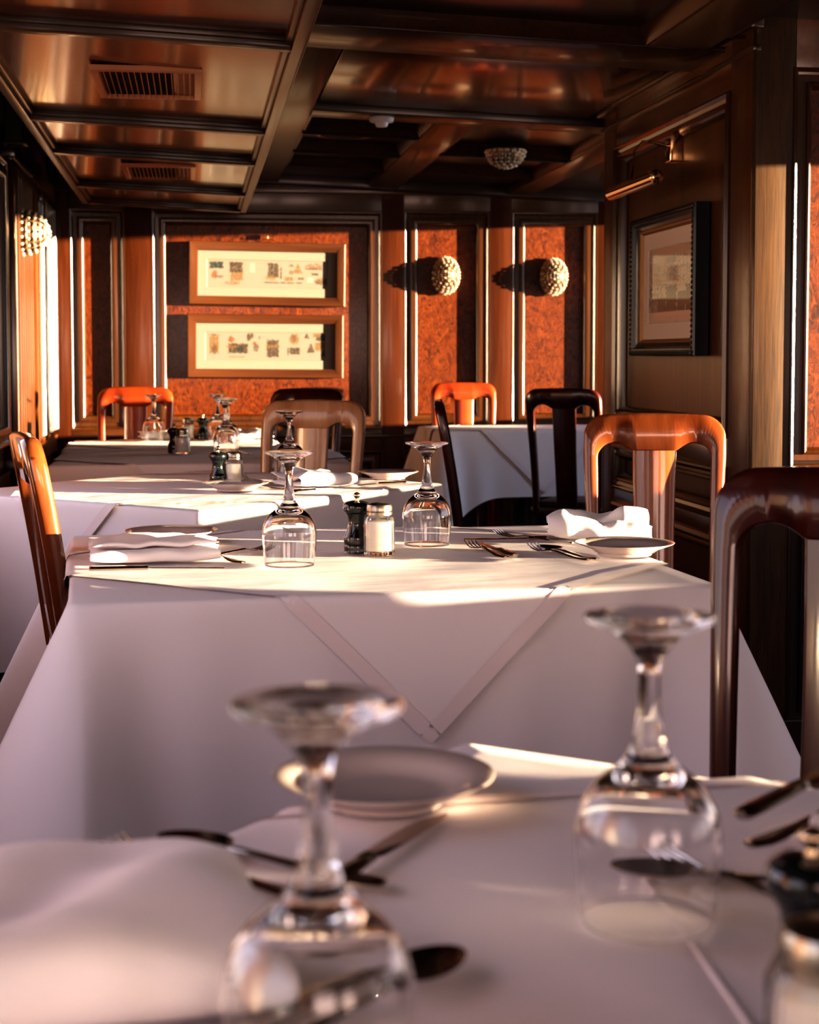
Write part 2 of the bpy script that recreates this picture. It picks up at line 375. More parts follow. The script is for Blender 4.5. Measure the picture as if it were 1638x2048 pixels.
bm = bmesh.new(); box(bm, SX1-.004, SX1+.012, -1.5, SY1, SZ+.032, ZC+.03, shear=sh); box(bm, SX0, SX1, SY1-.004, SY1+.012, SZ+.032, ZC+.03, shear=sh); build('ceiling_soffit_side', bm, 'dark', kind='structure')  # dark boards paint in the soffit's unlit side
# -- ceiling beams on the right
bm = bmesh.new()
box(bm, SX1, .43, 4.37, YB, ZC-.045, ZC+.02, .005, shear=tilt)
box(bm, .90, 1.05, 5.95, YB, ZC-.045, ZC+.02, .005, shear=tilt)
box(bm, 1.62, 1.75, 5.95, YB, ZC-.045, ZC+.02, .005, shear=tilt)
box(bm, 1.25, 1.42, -1.5, 4.36, ZC-.045, ZC+.02, .005, shear=tilt)
build('ceiling_beam', bm, 'beam', kind='structure', smooth=.6)
bm = bmesh.new()
box(bm, SX1+.013, W2X+.03, 4.36, 4.68, ZC-.047, ZC+.02, .005, shear=tilt)
box(bm, .43, 2.9, 5.83, 6.0, ZC-.047, ZC+.02, .005, shear=tilt)
for y in (6.43, 7.02, 7.60): box(bm, .43, .90, y-.04, y+.04, ZC-.03, ZC+.02, .005, shear=tilt)
for y in (6.0+.86, 7.6): box(bm, 1.05, 1.62, y-.05, y+.05, ZC-.03, ZC+.02, .005, shear=tilt)
for y in (2.6, .8): box(bm, SX1+.013, 2.9, y-.15, y+.15, ZC-.047, ZC+.02, .005, shear=tilt)
box(bm, -.73, 2.9, 8.26, YB, ZC-.055, ZC+.02, .005, shear=tilt)
build('ceiling_crossbeam', bm, 'xbeam', kind='structure', smooth=.6)
bm = bmesh.new()
box(bm, .445, 1.44, 4.70, 5.81, ZC-.022, ZC-.004, .006, shear=tilt)
build('ceiling_panel', bm, 'ceil', kind='structure', smooth=.6)
bm = bmesh.new()
def CR(u, v, h): return (u, v, ZC-h+tilt(u))
MP = [(0, 0), (0, .040), (.008, .044), (.02, .03), (.03, .0)]
for r in ((.43, .90, 6.0, 6.39), (.43, .90, 6.47, 6.98), (.43, .90, 7.06, 7.56), (1.05, 1.62, 6.0, 6.81), (1.05, 1.62, 6.91, 7.55), (.27, 1.25, 2.75, 4.36), (1.42, 2.9, 2.75, 4.2), (.27, 1.25, .95, 2.45)):
    ring_frame(bm, *r, MP, CR)
build('ceiling_molding', bm, 'beam', kind='structure', smooth=.5)

# ================================================================== FITTINGS
# vent grilles under the soffit
def vent(y, w, d, xc, label, n):
    z = SZ+.026+sh(xc)
    t = thing('air_vent', label, 'vent', (xc, y, z))
    bm = bmesh.new(); ring_frame(bm, -w/2, w/2, -d/2, d/2, [(0, 0), (.004, .012), (.022, .014), (.028, .004), (.03, -.0)], lambda u, v, h: (u, v, -h)); build('frame', bm, 'ventmetal', t, smooth=.5)
    bm = bmesh.new(); box(bm, -w/2+.025, w/2-.025, -d/2+.025, d/2-.025, -.003, 0); build('backing', bm, 'ventdark', t)
    for k in range(n):
        bm = bmesh.new(); x = -w/2+.035+(w-.07)*k/(n-1); vs = box(bm, x-.0012, x+.0012, -d/2+.024, d/2-.024, -.013, -.003)
        build('slat', bm, 'ventmetal', t)
vent(4.34, .285, .46, -.115, 'wide slatted air vent in the nearer ceiling panel with the large grille', 15)
vent(6.41, .285, .46, -.13, 'smaller looking slatted air vent in the farther ceiling panel, near the back wall', 15)

# smoke detector
t = thing('smoke_detector', 'small round white smoke detector on the dark ceiling beam', 'smoke detector', (.688, 5.91, ZC-.047+tilt(.69)))
bm = bmesh.new(); lathe(bm, [(0, 0), (.045, 0), (.046, -.006), (.043, -.016), (.030, -.019), (0, -.019)], 32); build('base', bm, 'plastic', t, smooth=.6)
bm = bmesh.new(); lathe(bm, [(.026, -.018), (.024, -.026), (.020, -.034), (0, -.036)], 24); build('sensor_head', bm, 'plastic', t, smooth=.6)
# round ceiling speaker
t = thing('ceiling_speaker', 'dark round flush speaker disc in the ceiling coffer', 'speaker', (.63, 6.72, ZC-.001+tilt(.63)))
bm = bmesh.new(); lathe(bm, [(.115, 0), (.118, -.006), (.108, -.009), (.1, -.006)], 40); build('rim', bm, 'bronze', t, smooth=.6)
bm = bmesh.new(); lathe(bm, [(.101, -.006), (.05, -.004), (0, -.003)], 40); build('grille', bm, 'ventdark', t, smooth=.6)

# crystal domes
def dome(name, label, cat, loc, rot, rx, ry, dep, group=None):
    """half ellipsoid dome, axis +Z local, rx x ry opening, depth dep"""
    t = thing(name, label, cat, loc, 0, group); t.rotation_euler = rot
    def P(a, ph, k=1.): return V((rx*k*cos(a)*cos(ph), ry*k*sin(a)*cos(ph), dep*k*sin(ph)))
    bm = bmesh.new(); nr, ns = 6, 18
    for i in range(nr):
        ph = i*pi/2/nr; tube(bm, [P(2*pi*k/32, ph) for k in range(33)], .0016, 5, cap=False)
    for s in range(ns):
        a = 2*pi*s/ns; tube(bm, [P(a, ph*pi/2/10) for ph in range(10)], .0012, 4)
    build('lattice', bm, 'lattice', t, smooth=1)
    bm = bmesh.new()
    for i in range(nr+1):
        ph = (i+.45)*pi/2/(nr+.9); m = max(3, int(20*cos(ph)))
        for k in range(m):
            a = 2*pi*(k+.5*(i % 2))/m
            bmesh.ops.create_icosphere(bm, subdivisions=1, radius=.0072, matrix=Matrix.Translation(P(a, ph, 1.0)))
    build('crystal_beads', bm, 'crystal', t)
    bm = bmesh.new(); lathe(bm, [(1*cos(q*pi/20)*.94, sin(q*pi/20)*.92) for q in range(10)]+[(0, .92)], 32); bmesh.ops.scale(bm, vec=(rx, ry, dep), verts=bm.verts); build('inner_bowl', bm, 'bronze', t, smooth=3)  # bowl added inside the beads so the lamp casts a solid shadow
    bm = bmesh.new(); lathe(bm, [(0, -.006), (.03, -.006), (.032, 0), (.02, .012), (.008, .02), (.008, dep*.8), (0, dep*.8)], 24); build('wall_mount', bm, 'bronze', t, smooth=.6)
    return t
G = 'crystal dome lamps on the back wall panels'
dome('wall_sconce', 'oval crystal bead wall lamp on the burl panel nearer the long pictures', 'wall lamp', (1.316, YB-.012, 1.523), (pi/2, 0, 0), .072, .098, .120)
dome('wall_sconce', 'oval crystal bead wall lamp on the burl panel beside the partition corner', 'wall lamp', (1.896, YB-.012, 1.520), (pi/2, 0, 0), .072, .098, .120)
dome('wall_sconce', 'glowing crystal dome lamp on the sunlit pilaster of the side wall', 'wall lamp', (XL+.052, 6.55, 1.59), (0, pi/2, 0), .090, .075, .115)
dome('ceiling_light', 'crystal bead bowl light hanging under the dark ceiling coffer', 'ceiling light', (1.31, 6.72, ZC-.03+tilt(1.3)), (pi, 0, 0), .085, .085, .075)
# wooden bracket high on the left
t = bmesh.new(); box(t, -.035, .035, -.035, .035, -.20, 0, .006); box(t, -.042, .042, -.042, .042, -.20, -.188, .003)
o = build('wooden_bracket', t, 'xbeam'); o.location = (XL+.09, 6.05, 2.07); tag(o, 'square wooden bracket hanging from the ceiling in the corner above the pilaster lamp', 'bracket')

# painted prints -------------------------------------------------------------
def print_mesh(name, w, h, nx, ny, fn, place, mat, parent):
    bm = bmesh.new(); cl = bm.verts.layers.float_color.new('Col'); g = []
    for j in range(ny+1):
        r = []
        for i in range(nx+1):
            u, v = i/nx, j/ny; vv = bm.verts.new(place((u-.5)*w, (v-.5)*h)); vv[cl] = (*fn(u, v), 1); r.append(vv)
        g.append(r)
    for j in range(ny):
        for i in range(nx): bm.faces.new((g[j][i], g[j][i+1], g[j+1][i+1], g[j+1][i]))
    return build(name, bm, mat, parent, recalc=False)
PAPER = (.21, .185, .155)
def sketches(items, seed):
    def fn(u, v):
        c = V(PAPER); v = 1-v
        n = noise.noise(V((u*60, v*22, seed)))*.5+.5; n2 = noise.noise(V((u*190, v*60, seed+3)))*.5+.5; n3 = noise.noise(V((u*25, v*10, seed+9)))*.5+.5
        for (cx, cy, w, h, col, k, kind) in items:
            dx, dy = abs(u-cx)/(w/2), abs(v-cy)/(h/2)
            if dx > 1.25 or dy > 1.25: continue
            if kind == 'r': e = max(dx, dy)+(n-.5)*.5
            elif kind == 'b': e = sqrt(dx*dx+dy*dy)+(n-.5)*1.1
            elif kind == 't': e = max(dx/(.1+.9*min(1, max(0, (v-cy)/(h)+.5))), dy)+(n-.5)*.4
            elif kind == 'l': e = 0 if (dx < 1 and dy < 1 and n > .35) else 2
            if e < 1:
                a = k*(.7+.5*n2)*(1 if n > .34 else .5)*(1 if kind != 'b' or n3 > .3 else .5)
                if kind == 'r' and (int(v*46) % 3 == 0 or int(u*150) % 5 == 0): a = min(1, a*1.5)
                c = c.lerp(V(col), min(1, a))
        return tuple(c)
    return fn
BR, OR, GR, DG, YE = (.03, .015, .006), (.15, .045, .012), (.012, .018, .016), (.006, .02, .022), (.14, .075, .022)
art1 = [(.075, .20, .115, .24, DG, .95, 'r'), (.06, .55, .05, .30, OR, .9, 'b'), (.10, .62, .08, .10, BR, .6, 'b'), (.24, .28, .11, .40, BR, .85, 'r'), (.245, .60, .10, .30, YE, .8, 'r'), (.21, .84, .12, .12, OR, .8, 'b'),
        (.375, .28, .04, .34, (.3, .32, .25), .6, 'r'), (.55, .35, .09, .52, BR, .75, 'r'), (.53, .62, .09, .18, YE, .7, 'b'), (.615, .45, .012, .42, BR, .9, 'l'), (.63, .80, .32, .045, BR, .8, 'l'),
        (.70, .18, .04, .10, BR, .6, 'b'), (.755, .28, .075, .34, YE, .9, 't'), (.70, .42, .05, .16, BR, .5, 'b'), (.68, .66, .07, .14, YE, .8, 'r'), (.78, .64, .05, .08, BR, .6, 'r'),
        (.895, .20, .14, .22, OR, .75, 'b'), (.89, .28, .14, .05, DG, .8, 'l'), (.90, .47, .06, .08, BR, .7, 'r'), (.86, .68, .05, .16, (.4, .38, .3), .5, 'r'), (.96, .74, .13, .24, BR, .8, 'b'), (.955, .70, .10, .2, YE, .6, 'b')]
art2 = [(.07, .10, .09, .06, BR, .8, 'b'), (.07, .45, .075, .62, YE, .75, 'r'), (.075, .62, .05, .38, BR, .6, 'b'), (.215, .26, .05, .22, OR, .95, 'b'), (.27, .58, .16, .34, BR, .85, 'r'), (.285, .62, .07, .26, GR, .9, 'b'), (.22, .52, .1, .1, YE, .8, 'b'),
        (.36, .18, .03, .32, BR, .9, 'b'), (.385, .12, .03, .2, BR, .9, 'b'), (.41, .40, .035, .16, OR, .9, 'b'), (.42, .55, .05, .3, BR, .7, 'b'), (.45, .2, .02, .12, BR, .7, 'b'), (.26, .88, .13, .06, YE, .6, 'l'),
        (.56, .58, .10, .62, BR, .8, 'r'), (.56, .50, .11, .10, YE, .8, 'l'), (.74, .24, .085, .38, YE, .9, 'b'), (.735, .2, .04, .3, BR, .5, 'b'), (.745, .66, .085, .24, BR, .85, 'r'), (.69, .68, .02, .3, DG, .7, 'b'),
        (.845, .12, .05, .18, BR, .9, 't'), (.88, .55, .07, .34, BR, .9, 't'), (.97, .18, .10, .22, GR, .9, 'r'), (.93, .10, .06, .14, YE, .8, 'r'), (.94, .50, .05, .30, YE, .8, 'r'), (.985, .45, .06, .26, YE, .85, 'r'), (.99, .72, .05, .26, BR, .85, 't')]
def wall_picture(label, xc, zc, w, h, art, seed, rot):
    t = thing('framed_picture', label, 'picture', (xc, YB-.012, zc)); t.rotation_euler = (0, rot, 0)
    P = lambda u, v, d: (u, -d, v); fw = .046
    prof = [(0, 0), (0, .036), (.004, .040), (.020, .038), (.040, .030), (.044, .030), (fw, .022), (fw, .004)]
    bm = bmesh.new(); ring_frame(bm, -w/2, w/2, -h/2, h/2, prof, P)
    for f in bm.faces:
        c = f.calc_center_median(); f.material_index = 1 if abs(c.x)/(w/2) > abs(c.z)/(h/2) and abs(c.x) > w/2-fw-.001 and (w/2-abs(c.x)) < (h/2-abs(c.z)) else 0
    fo = build('frame', bm, 'framewood', t, smooth=.4); fo.data.materials.append(M['framewoodz'])
    bm = bmesh.new(); ring_frame(bm, -w/2+fw, w/2-fw, -h/2+fw, h/2-fw, [(0, .012), (.045, .012), (.047, .009)], P); build('mount', bm, 'mat', t)
    print_mesh('print', w-2*fw-.094, h-2*fw-.09, 420, 126, sketches(art, seed), lambda u, v: (u, -.0085, v), 'print', t)
    bm = bmesh.new(); box(bm, -w/2+.01, w/2-.01, -.007, 0, -h/2+.01, h/2-.01); build('backboard', bm, 'mat', t)
    return t
t = wall_picture('upper of two long wooden framed pictures of small sepia sketches on the back wall', .377, 1.524, .807, .326, art1, 1.3, radians(.8))
bm = bmesh.new(); tube(bm, [(-.06, -.012, .164), (0, -.014, .186), (.06, -.012, .164)], .0012, 5); build('hanging_wire', bm, 'brass', t, smooth=1)
bm = bmesh.new(); box(bm, -.004, .004, -.022, 0, .18, .205, .001); tube(bm, [(0, -.002, .188), (0, -.03, .186), (0, -.03, .196)], .003, 6); build('hook', bm, 'brass', t)
wall_picture('lower of two long wooden framed pictures of small sepia sketches on the back wall', .366, 1.150, .807, .328, art2, 5.1, radians(.4))

# black framed print on the partition
def etching(u, v):
    c = V((.72, .60, .50)); v = 1-v
    n = noise.noise(V((u*14, v*20, 2)))*.5+.5; n2 = noise.noise(V((u*60, v*80, 4)))*.5+.5
    if v < .10: return (.62, .5, .4)
    if .52 < v < .86:
        a = .0
        for cx, wd, top in ((.30, .10, .66), (.52, .13, .50), (.74, .09, .60), (.92, .10, .52)):
            if abs(u-cx) < wd*(.6+.6*n) and v > top: a = .85
        if u < .34: a = max(a, .65 if abs(n-.5) < .10 else .1)
        a = max(a, .45*(n2 > .45)*(v > .66)); c = c.lerp(V((.03, .035, .04)), min(1, a*(.8+.5*n2)))
    elif v <= .52:
        if abs(n-.5) < .05 or (u < .25 and n2 > .55 and .2 < v < .45): c = c.lerp(V((.25, .2, .18)), .6)
        if .38 < u < .62 and .14 < v < .22: c = c.lerp(V((.2, .22, .25)), .7)
    else:
        if n2 > .62 and v > .9 and .2 < u < .7: c = c.lerp(V((.4, .3, .24)), .6)
    return tuple(c)
t = thing('framed_print', 'black framed grey landscape print with a wide mount hanging on the partition', 'picture', (W2X+.022, 4.89, 1.325))
w, h = .69, .450
P = lambda u, v, d: (-d, u, v)
bm = bmesh.new(); ring_frame(bm, -w/2, w/2, -h/2, h/2, [(0, 0), (0, .040), (.006, .046), (.022, .046), (.030, .034), (.040, .030), (.042, .026)], P)
nb = 44
for k in range(nb):
    s = (k+.5)/nb
    for vv in (-h/2+.012, h/2-.012): bmesh.ops.create_icosphere(bm, subdivisions=1, radius=.006, matrix=Matrix.Translation((-.046, -w/2+w*s, vv)))
for k in range(28):
    s = (k+.5)/28
    for uu in (-w/2+.012, w/2-.012): bmesh.ops.create_icosphere(bm, subdivisions=1, radius=.006, matrix=Matrix.Translation((-.046, uu, -h/2+h*s)))
build('frame', bm, 'blackframe', t, smooth=.5)
bm = bmesh.new(); ring_frame(bm, -w/2+.042, w/2-.042, -h/2+.042, h/2-.042, [(0, .026), (.006, .024), (.012, .014)], P); build('gilt_slip', bm, 'gold', t)
bm = bmesh.new(); ring_frame(bm, -w/2+.050, w/2-.050, -h/2+.050, h/2-.050, [(0, .014), (.055, .014), (.057, .010)], P); build('mount', bm, 'matgrey', t)
print_mesh('print', w-.21, h-.21, 150, 100, etching, lambda u, v: (-.011, -u, v), 'print2', t)
bm = bmesh.new(); box(bm, -.008, 0, -w/2+.02, w/2-.02, -h/2+.02, h/2-.02); build('backboard', bm, 'matgrey', t)
# picture light
t = thing('picture_light', 'polished brass tube picture light on a curved arm above the black framed print', 'picture light', (W2X, 4.86, 1.70))
bm = bmesh.new(); box(bm, -.012, .03, -.03, .03, .0, .075, .004); build('wall_bracket', bm, 'brass', t, smooth=.5)
bm = bmesh.new(); tube(bm, [(-.012, 0, .05), (-.06, 0, .062), (-.09, -.0, .062), (-.117, 0, .03), (-.125, 0, -.055)], .0045, 8); build('arm', bm, 'brass', t, smooth=1)
bm = bmesh.new(); tube(bm, [(-.125, -.275, -.075), (-.125, -.270, -.075), (-.125, .240, -.075), (-.125, .245, -.075)], [.010, .021, .021, .010], 24); build('lamp_tube', bm, 'brass', t, smooth=.7)
bm = bmesh.new(); tube(bm, [(-.125, -.295, -.075), (-.125, -.275, -.075)], [.006, .010], 12); build('knob', bm, 'bronze', t, smooth=.7)

# ================================================================== TABLES AND CLOTHS
TOP = .755
def perim(w, d, r=.014, n=46):
    """rounded rectangle: list of (x, y, nx, ny, dc) going round; dc distance to nearest corner"""
    out = []
    cs = [(w/2-r, -d/2+r, -pi/2), (w/2-r, d/2-r, 0), (-w/2+r, d/2-r, pi/2), (-w/2+r, -d/2+r, pi)]
    for i, (cx, cy, a0) in enumerate(cs):
        for k in range(7):
            a = a0+pi/2*k/6; out.append((cx+r*cos(a), cy+r*sin(a), cos(a), sin(a), 0, i))
        nx, ny, a1 = cs[(i+1) % 4]; L = abs(nx-cx)+abs(ny-cy); m = n
        x0, y0 = cx+r*cos(a0+pi/2), cy+r*sin(a0+pi/2); x1, y1 = nx+r*cos(a1), ny+r*sin(a1)
        for k in range(1, m):
            f = k/m; f = f-.10*sin(2*pi*f); s = f*L
            out.append((x0+(x1-x0)*f, y0+(y1-y0)*f, cos(a0+pi/2), sin(a0+pi/2), min(s, L-s), i))
    return out
def make_cloth(loc, rz, w, d, drop, label, extra=.10, flare=.30, seed=1., valley=.10, group=None, ripple=.03):
    bm = bmesh.new(); P = perim(w+.016, d+.016); rings = []
    for k in range(1, 15):
        f = k/15*.985 if k < 15 else 1; rings.append([bm.verts.new((x*f, y*f, TOP+.0012*noise.noise(V((x*f*7, y*f*7, seed))))) for x, y, *_ in P])
    rings.append([bm.verts.new((x-nx*.007, y-ny*.007, TOP)) for x, y, nx, ny, dc, i in P])
    rings.append([bm.verts.new((x-nx*.002, y-ny*.002, TOP-.002)) for x, y, nx, ny, dc, i in P])
    steps = 22
    for k in range(steps+1):
        r = []
        for x, y, nx, ny, dc, i in P:
            dd = drop+extra*exp(-(dc/.13)**2); t = .007+dd*k/steps
            o = t*(flare*exp(-(dc/.085)**2)+.03+valley*cos(2*pi*dc/(.135+.012*i))*exp(-dc/.15))
            o += ripple*t*noise.noise(V((x*5.5+seed*3, y*5.5, seed+k*.02)))
            o = max(o, -.002)
            # corner cloth gathers: pull tangentially a little
            r.append(bm.verts.new((x+nx*o, y+ny*o, TOP-t)))
        rings.append(r)
    n = len(P); c = bm.verts.new((0, 0, TOP))
    for k in range(n): bm.faces.new((c, rings[0][k], rings[0][(k+1) % n]))
    for A, Bq in zip(rings, rings[1:]):
        for k in range(n): bm.faces.new((A[k], Bq[k], Bq[(k+1) % n], A[(k+1) % n]))
    o = build('tablecloth', bm, 'cloth', smooth=1.2)
    o.location = (*loc, 0); o.rotation_euler = (0, 0, rz); tag(o, label, 'tablecloth', group)
    return o
def make_topper(loc, rz, w, d, L, label, skew=0., seed=0., off=(0, 0)):
    """square overlay laid at 45 degrees so its corners hang over the middle of each side; > hem"""
    hx, hy = w/2+.009, d/2+.009; n = 110
    def pt(a, b, lift):
        x, y = (a-b)/sqrt(2)+off[0], (a+b)/sqrt(2)+off[1]; z = TOP+.0022+lift+.0012*noise.noise(V((x*6, y*6, seed)))
        def fold(u, hu):
            e = abs(u)-hu; s = 1 if u > 0 else -1
            if e < 0: return u, 0, 0
            r = .010
            if e < r*pi/2: q = e/r; return s*(hu+r*sin(q)*.6), r*(1-cos(q)), 0
            t = e-r*pi/2+r; return s*(hu+r*.6+.045*t+lift), t, 1
        fx, dx, _ = fold(x, hx); fy, dy, _ = fold(y, hy)
        return V((fx, fy, z-dx-dy))
    bm = bmesh.new(); g = [[bm.verts.new(pt((i/n-.5)*L, (j/n-.5)*L, 0)) for i in range(n+1)] for j in range(n+1)]
    for j in range(n):
        for i in range(n): bm.faces.new((g[j][i], g[j][i+1], g[j+1][i+1], g[j+1][i]))
    o = build('table_topper', bm, 'topper', smooth=1.4); o.location = (*loc, 0); o.rotation_euler = (0, 0, rz); tag(o, label, 'cloth topper')
    bm = bmesh.new(); hw = .022
    for side in range(4):
        prev = None
        for k in range(n+1):
            s = (k/n-.5)*L
            if side == 0: p = ((s, -L/2), (s, -L/2+hw))
            elif side == 1: p = ((L/2, s), (L/2-hw, s))
            elif side == 2: p = ((s, L/2), (s, L/2-hw))
            else: p = ((-L/2, s), (-L/2+hw, s))
            cur = [bm.verts.new(pt(*p[0], .0016)), bm.verts.new(pt(*p[1], .0016))]
            if prev: bm.faces.new((prev[0], cur[0], cur[1], prev[1]))
            prev = cur
    build('hem', bm, 'hem', o, smooth=1.4)
    return o
def make_table(loc, rz, w, d, label):
    t = thing('dining_table', label, 'table', (*loc, 0), rz)
    bm = bmesh.new(); box(bm, -w/2, w/2, -d/2, d/2, .72, .750, .004); build('tabletop', bm, 'chairdark', t, smooth=.6)
    bm = bmesh.new(); lathe(bm, smoothprof([(.045, .70), (.04, .5), (.05, .25), (.06, .08)], 3), 20); build('pedestal', bm, 'chairdark', t, smooth=.8)
    bm = bmesh.new(); lathe(bm, [(0, .0), (.24, .0), (.24, .02), (.10, .06), (.05, .085), (0, .085)], 32); build('base', bm, 'chairdark', t, smooth=.8)
    bm = bmesh.new(); box(bm, -.2, .2, -.05, .05, .695, .72); build('top_support', bm, 'chairdark', t)
W, D = .95, .86
def rot2(x, y, a): return (x*cos(a)-y*sin(a), x*sin(a)+y*cos(a))
# nearest: far corner at (.237,1.389), edges run -38 and -129 degrees
a1 = radians(-39); c1 = rot2(W/2, -D/2, a1); T1 = (.237+c1[0], 1.389+c1[1])
a2 = radians(4.0); c2 = rot2(W/2, D/2, a2); T2 = (-.170+c2[0], 2.262+c2[1])
a3 = radians(47); c3 = rot2(W/2, D/2, a3); T3 = (.009+c3[0], 3.581+c3[1])
T4 = (.020, 5.525); T5 = (-.085, 6.36); T6 = (1.585, 7.545); a6 = radians(3)
tabs = [(T1, a1, W, D), (T2, a2, W, D), (T3, a3, W, D), (T4, 0, W, .76), (T5, 0, .80, .60), (T6, a6, .95, .56)]
where = ['nearest the viewer, only its far corner showing', 'in the middle with the long front drop', 'set diagonally behind the middle table', 'with the shaded bluish top beyond the diagonal table', 'farthest, by the wall with the pictures', 'by the sconces behind the partition corner']
for (loc, a, w, d), s in zip(tabs, where): make_table(loc, a, w-.004, d-.004, 'dark pedestal table under white cloth, '+s)
make_cloth(T1, a1, W, D, .42, 'white tablecloth on the nearest table, blurred in front', seed=1, ripple=.0)
make_cloth(T2, a2, W, D, .44, 'long white tablecloth on the middle table with its whole front drop showing', seed=2.3, extra=.12, flare=.36)
make_cloth(T3, a3, W, D, .42, 'white tablecloth on the diagonally set table, one corner facing the viewer', seed=3.1, flare=.08, ripple=.02, valley=.03)
make_cloth(T4, 0, W, .76, .26, 'white tablecloth in bluish shade on the table behind the diagonal one', seed=4.7, extra=.16, flare=.2, valley=.04)
make_cloth(T5, 0, .80, .60, .26, 'white tablecloth on the farthest table below the two long pictures', seed=5.2, extra=.14, flare=.12, valley=.03)
make_cloth(T6, a6, .95, .56, .30, 'pale bluish tablecloth with a dipping corner on the table below the sconces', seed=6.4, extra=.13, flare=.22)
TP1 = make_topper(T1, a1, W, D, .93, 'white square topper laid over the nearest tablecloth', off=(0, 0))
cp = []
for q in ((.2910, 1.038), (.2885, .96), (.2853, .89), (.2794, .778), (.275, .68)):
    lx, ly = rot2(q[0]-T1[0], q[1]-T1[1], -a1); cp.append((lx, ly, TOP+.0024))
bm = bmesh.new(); tube(bm, cp, .0016, 8); build('pressed_crease', bm, 'topper', TP1, smooth=1)
make_topper(T2, a2, W, D, .93, 'white square topper with one hemmed point hanging down the front of the middle table', seed=2, off=(.03, -.01))
make_topper(T3, a3, W, D, .95, 'white square topper with points hanging over both near sides of the diagonal table', seed=3, off=(0, 0))
make_topper(T4, 0, W, .76, .90, 'white square topper on the table with the bluish shaded top', seed=4)
make_topper(T5, 0, .80, .60, .72, 'white square topper on the farthest table under the pictures', seed=5)
make_topper(T6, a6, .95, .56, .84, 'white square topper with a pointed corner hanging on the table below the sconces', seed=6)

# ================================================================== CHAIRS
def lean(z): q = max(0, z-.43); return .078*q/.53*(.6+.4*q/.53)
def ch_proto(mat, name='dining_chair'):
    t = thing(name, 'x', 'chair')
    HW, ZT = .168, .962
    # back frame: outer and inner boundary pairs
    pairs = []
    zs = [.40+.46*k/12 for k in range(13)]
    for z in zs:
        f = (z-.40)/.46; wo = .152+.016*f**1.4; pw = .027+.007*f**2; pairs.append(((-wo, z), (-wo+pw, z)))
    for k in range(1, 9):
        a = k/9*pi/2; o = (-.113-.055*cos(a), .905+.055*sin(a)); q = k/9
        i = (-.134+.034*q**1.6, .861+.030*sin(q*pi/2)); pairs.append((o, i))
    for k in range(0, 15):
        u = -.108+.108*k/14; o = (u, .9603+.003*(1-(u/.108)**2))
        if u < -.052: s = (u+.108)/.056; zi = .892+.003*sin(max(0, s)*pi)-.017*max(0, s)**2.2
        else: zi = .875
        pairs.append((o, (max(u, -.099), zi)))
    full = pairs+[((-o[0], o[1]), (-i[0], i[1])) for o, i in reversed(pairs[:-1])]
    bm = bmesh.new(); rings = []
    for o, i in full:
        O, I = V((o[0], 0, o[1])), V((i[0], 0, i[1])); e = I-O; L = e.length; e.normalize(); r = min(.007, L*.3); h = .0165; y = lean((o[1]+i[1])/2)
        ring = []
        for s, hh in ((0, -h*.55), (r, -h), (L-r*.5, -h), (L, -h*.75), (L, h*.75), (L-r*.5, h), (r, h), (0, h*.55)):
            p = O+e*s; ring.append(bm.verts.new((p.x, lean(p.z)+hh, p.z)))
        rings.append(ring)
    for A, Bq in zip(rings, rings[1:]):
        for k in range(8): bm.faces.new((A[k], A[(k+1) % 8], Bq[(k+1) % 8], Bq[k]))
    bm.faces.new(rings[0][::-1]); bm.faces.new(rings[-1])
    build('back_frame', bm, mat, t, smooth=1.1)
    bm = bmesh.new(); rings = []
    for k in range(17):
        z = .45+.430*k/16; f = k/16; w = .046+.006*f**2; h = .0095; y = lean(z)-.003+.010*sin(f*pi)
        rings.append([bm.verts.new(q) for q in ((-w, y-h*.6, z), (-w+.004, y-h, z), (w-.004, y-h, z), (w, y-h*.6, z), (w, y+h*.6, z), (w-.004, y+h, z), (-w+.004, y+h, z), (-w, y+h*.6, z))])
    for A, Bq in zip(rings, rings[1:]):
        for k in range(8): bm.faces.new((A[k], A[(k+1) % 8], Bq[(k+1) % 8], Bq[k]))
    bm.faces.new(rings[0][::-1]); bm.faces.new(rings[-1])
    build('back_splat', bm, mat, t, smooth=.9)
    bm = bmesh.new(); box(bm, -.165, .165, -.35, .012, .40, .445, .006); build('seat_frame', bm, mat, t, smooth=.6)
    bm = bmesh.new(); box(bm, -.148, .148, -.335, -.02, .440, .470, .012); build('seat', bm, 'leather', t, smooth=.8)
    for sx in (-1, 1):
        bm = bmesh.new(); tube(bm, [(sx*.145, -.33, .40), (sx*.147, -.333, .2), (sx*.142, -.33, 0)], [.022, .018, .015], 8); build('leg', bm, mat, t, smooth=.8)
        bm = bmesh.new(); tube(bm, [(sx*.138, 0.0, .41), (sx*.138, .01, .2), (sx*.141, .05, 0)], [.021, .018, .015], 8); build('leg', bm, mat, t, smooth=.8)
    for sx in (-1, 1):
        bm = bmesh.new(); tube(bm, [(sx*.145, -.33, .16), (sx*.138, .012, .16)], .009, 8); build('stretcher', bm, mat, t, smooth=.8)
    return t
def place_chair(t, top, theta, label):
    off = rot2(0, .078, theta); t.location = (top[0]-off[0], top[1]-off[1], 0); t.rotation_euler = (0, 0, theta); t['label'] = label
    return t
P1 = ch_proto('chair'); P3 = ch_proto('chairred'); P2_ = ch_proto('chairdark')
place_chair(P1, (1.09, 3.72), radians(-14), 'orange brown splat back wooden chair behind the far end of the middle table')
PA2 = place_chair(copy_tree(P1), (-.305, 2.92), radians(101), 'wooden chair seen from the side, left of the middle table')
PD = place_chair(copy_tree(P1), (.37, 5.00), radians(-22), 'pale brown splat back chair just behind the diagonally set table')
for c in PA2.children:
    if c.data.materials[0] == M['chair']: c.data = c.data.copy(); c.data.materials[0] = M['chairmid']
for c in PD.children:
    if c.data.materials[0] == M['chair']: c.data = c.data.copy(); c.data.materials[0] = M['chairpale']
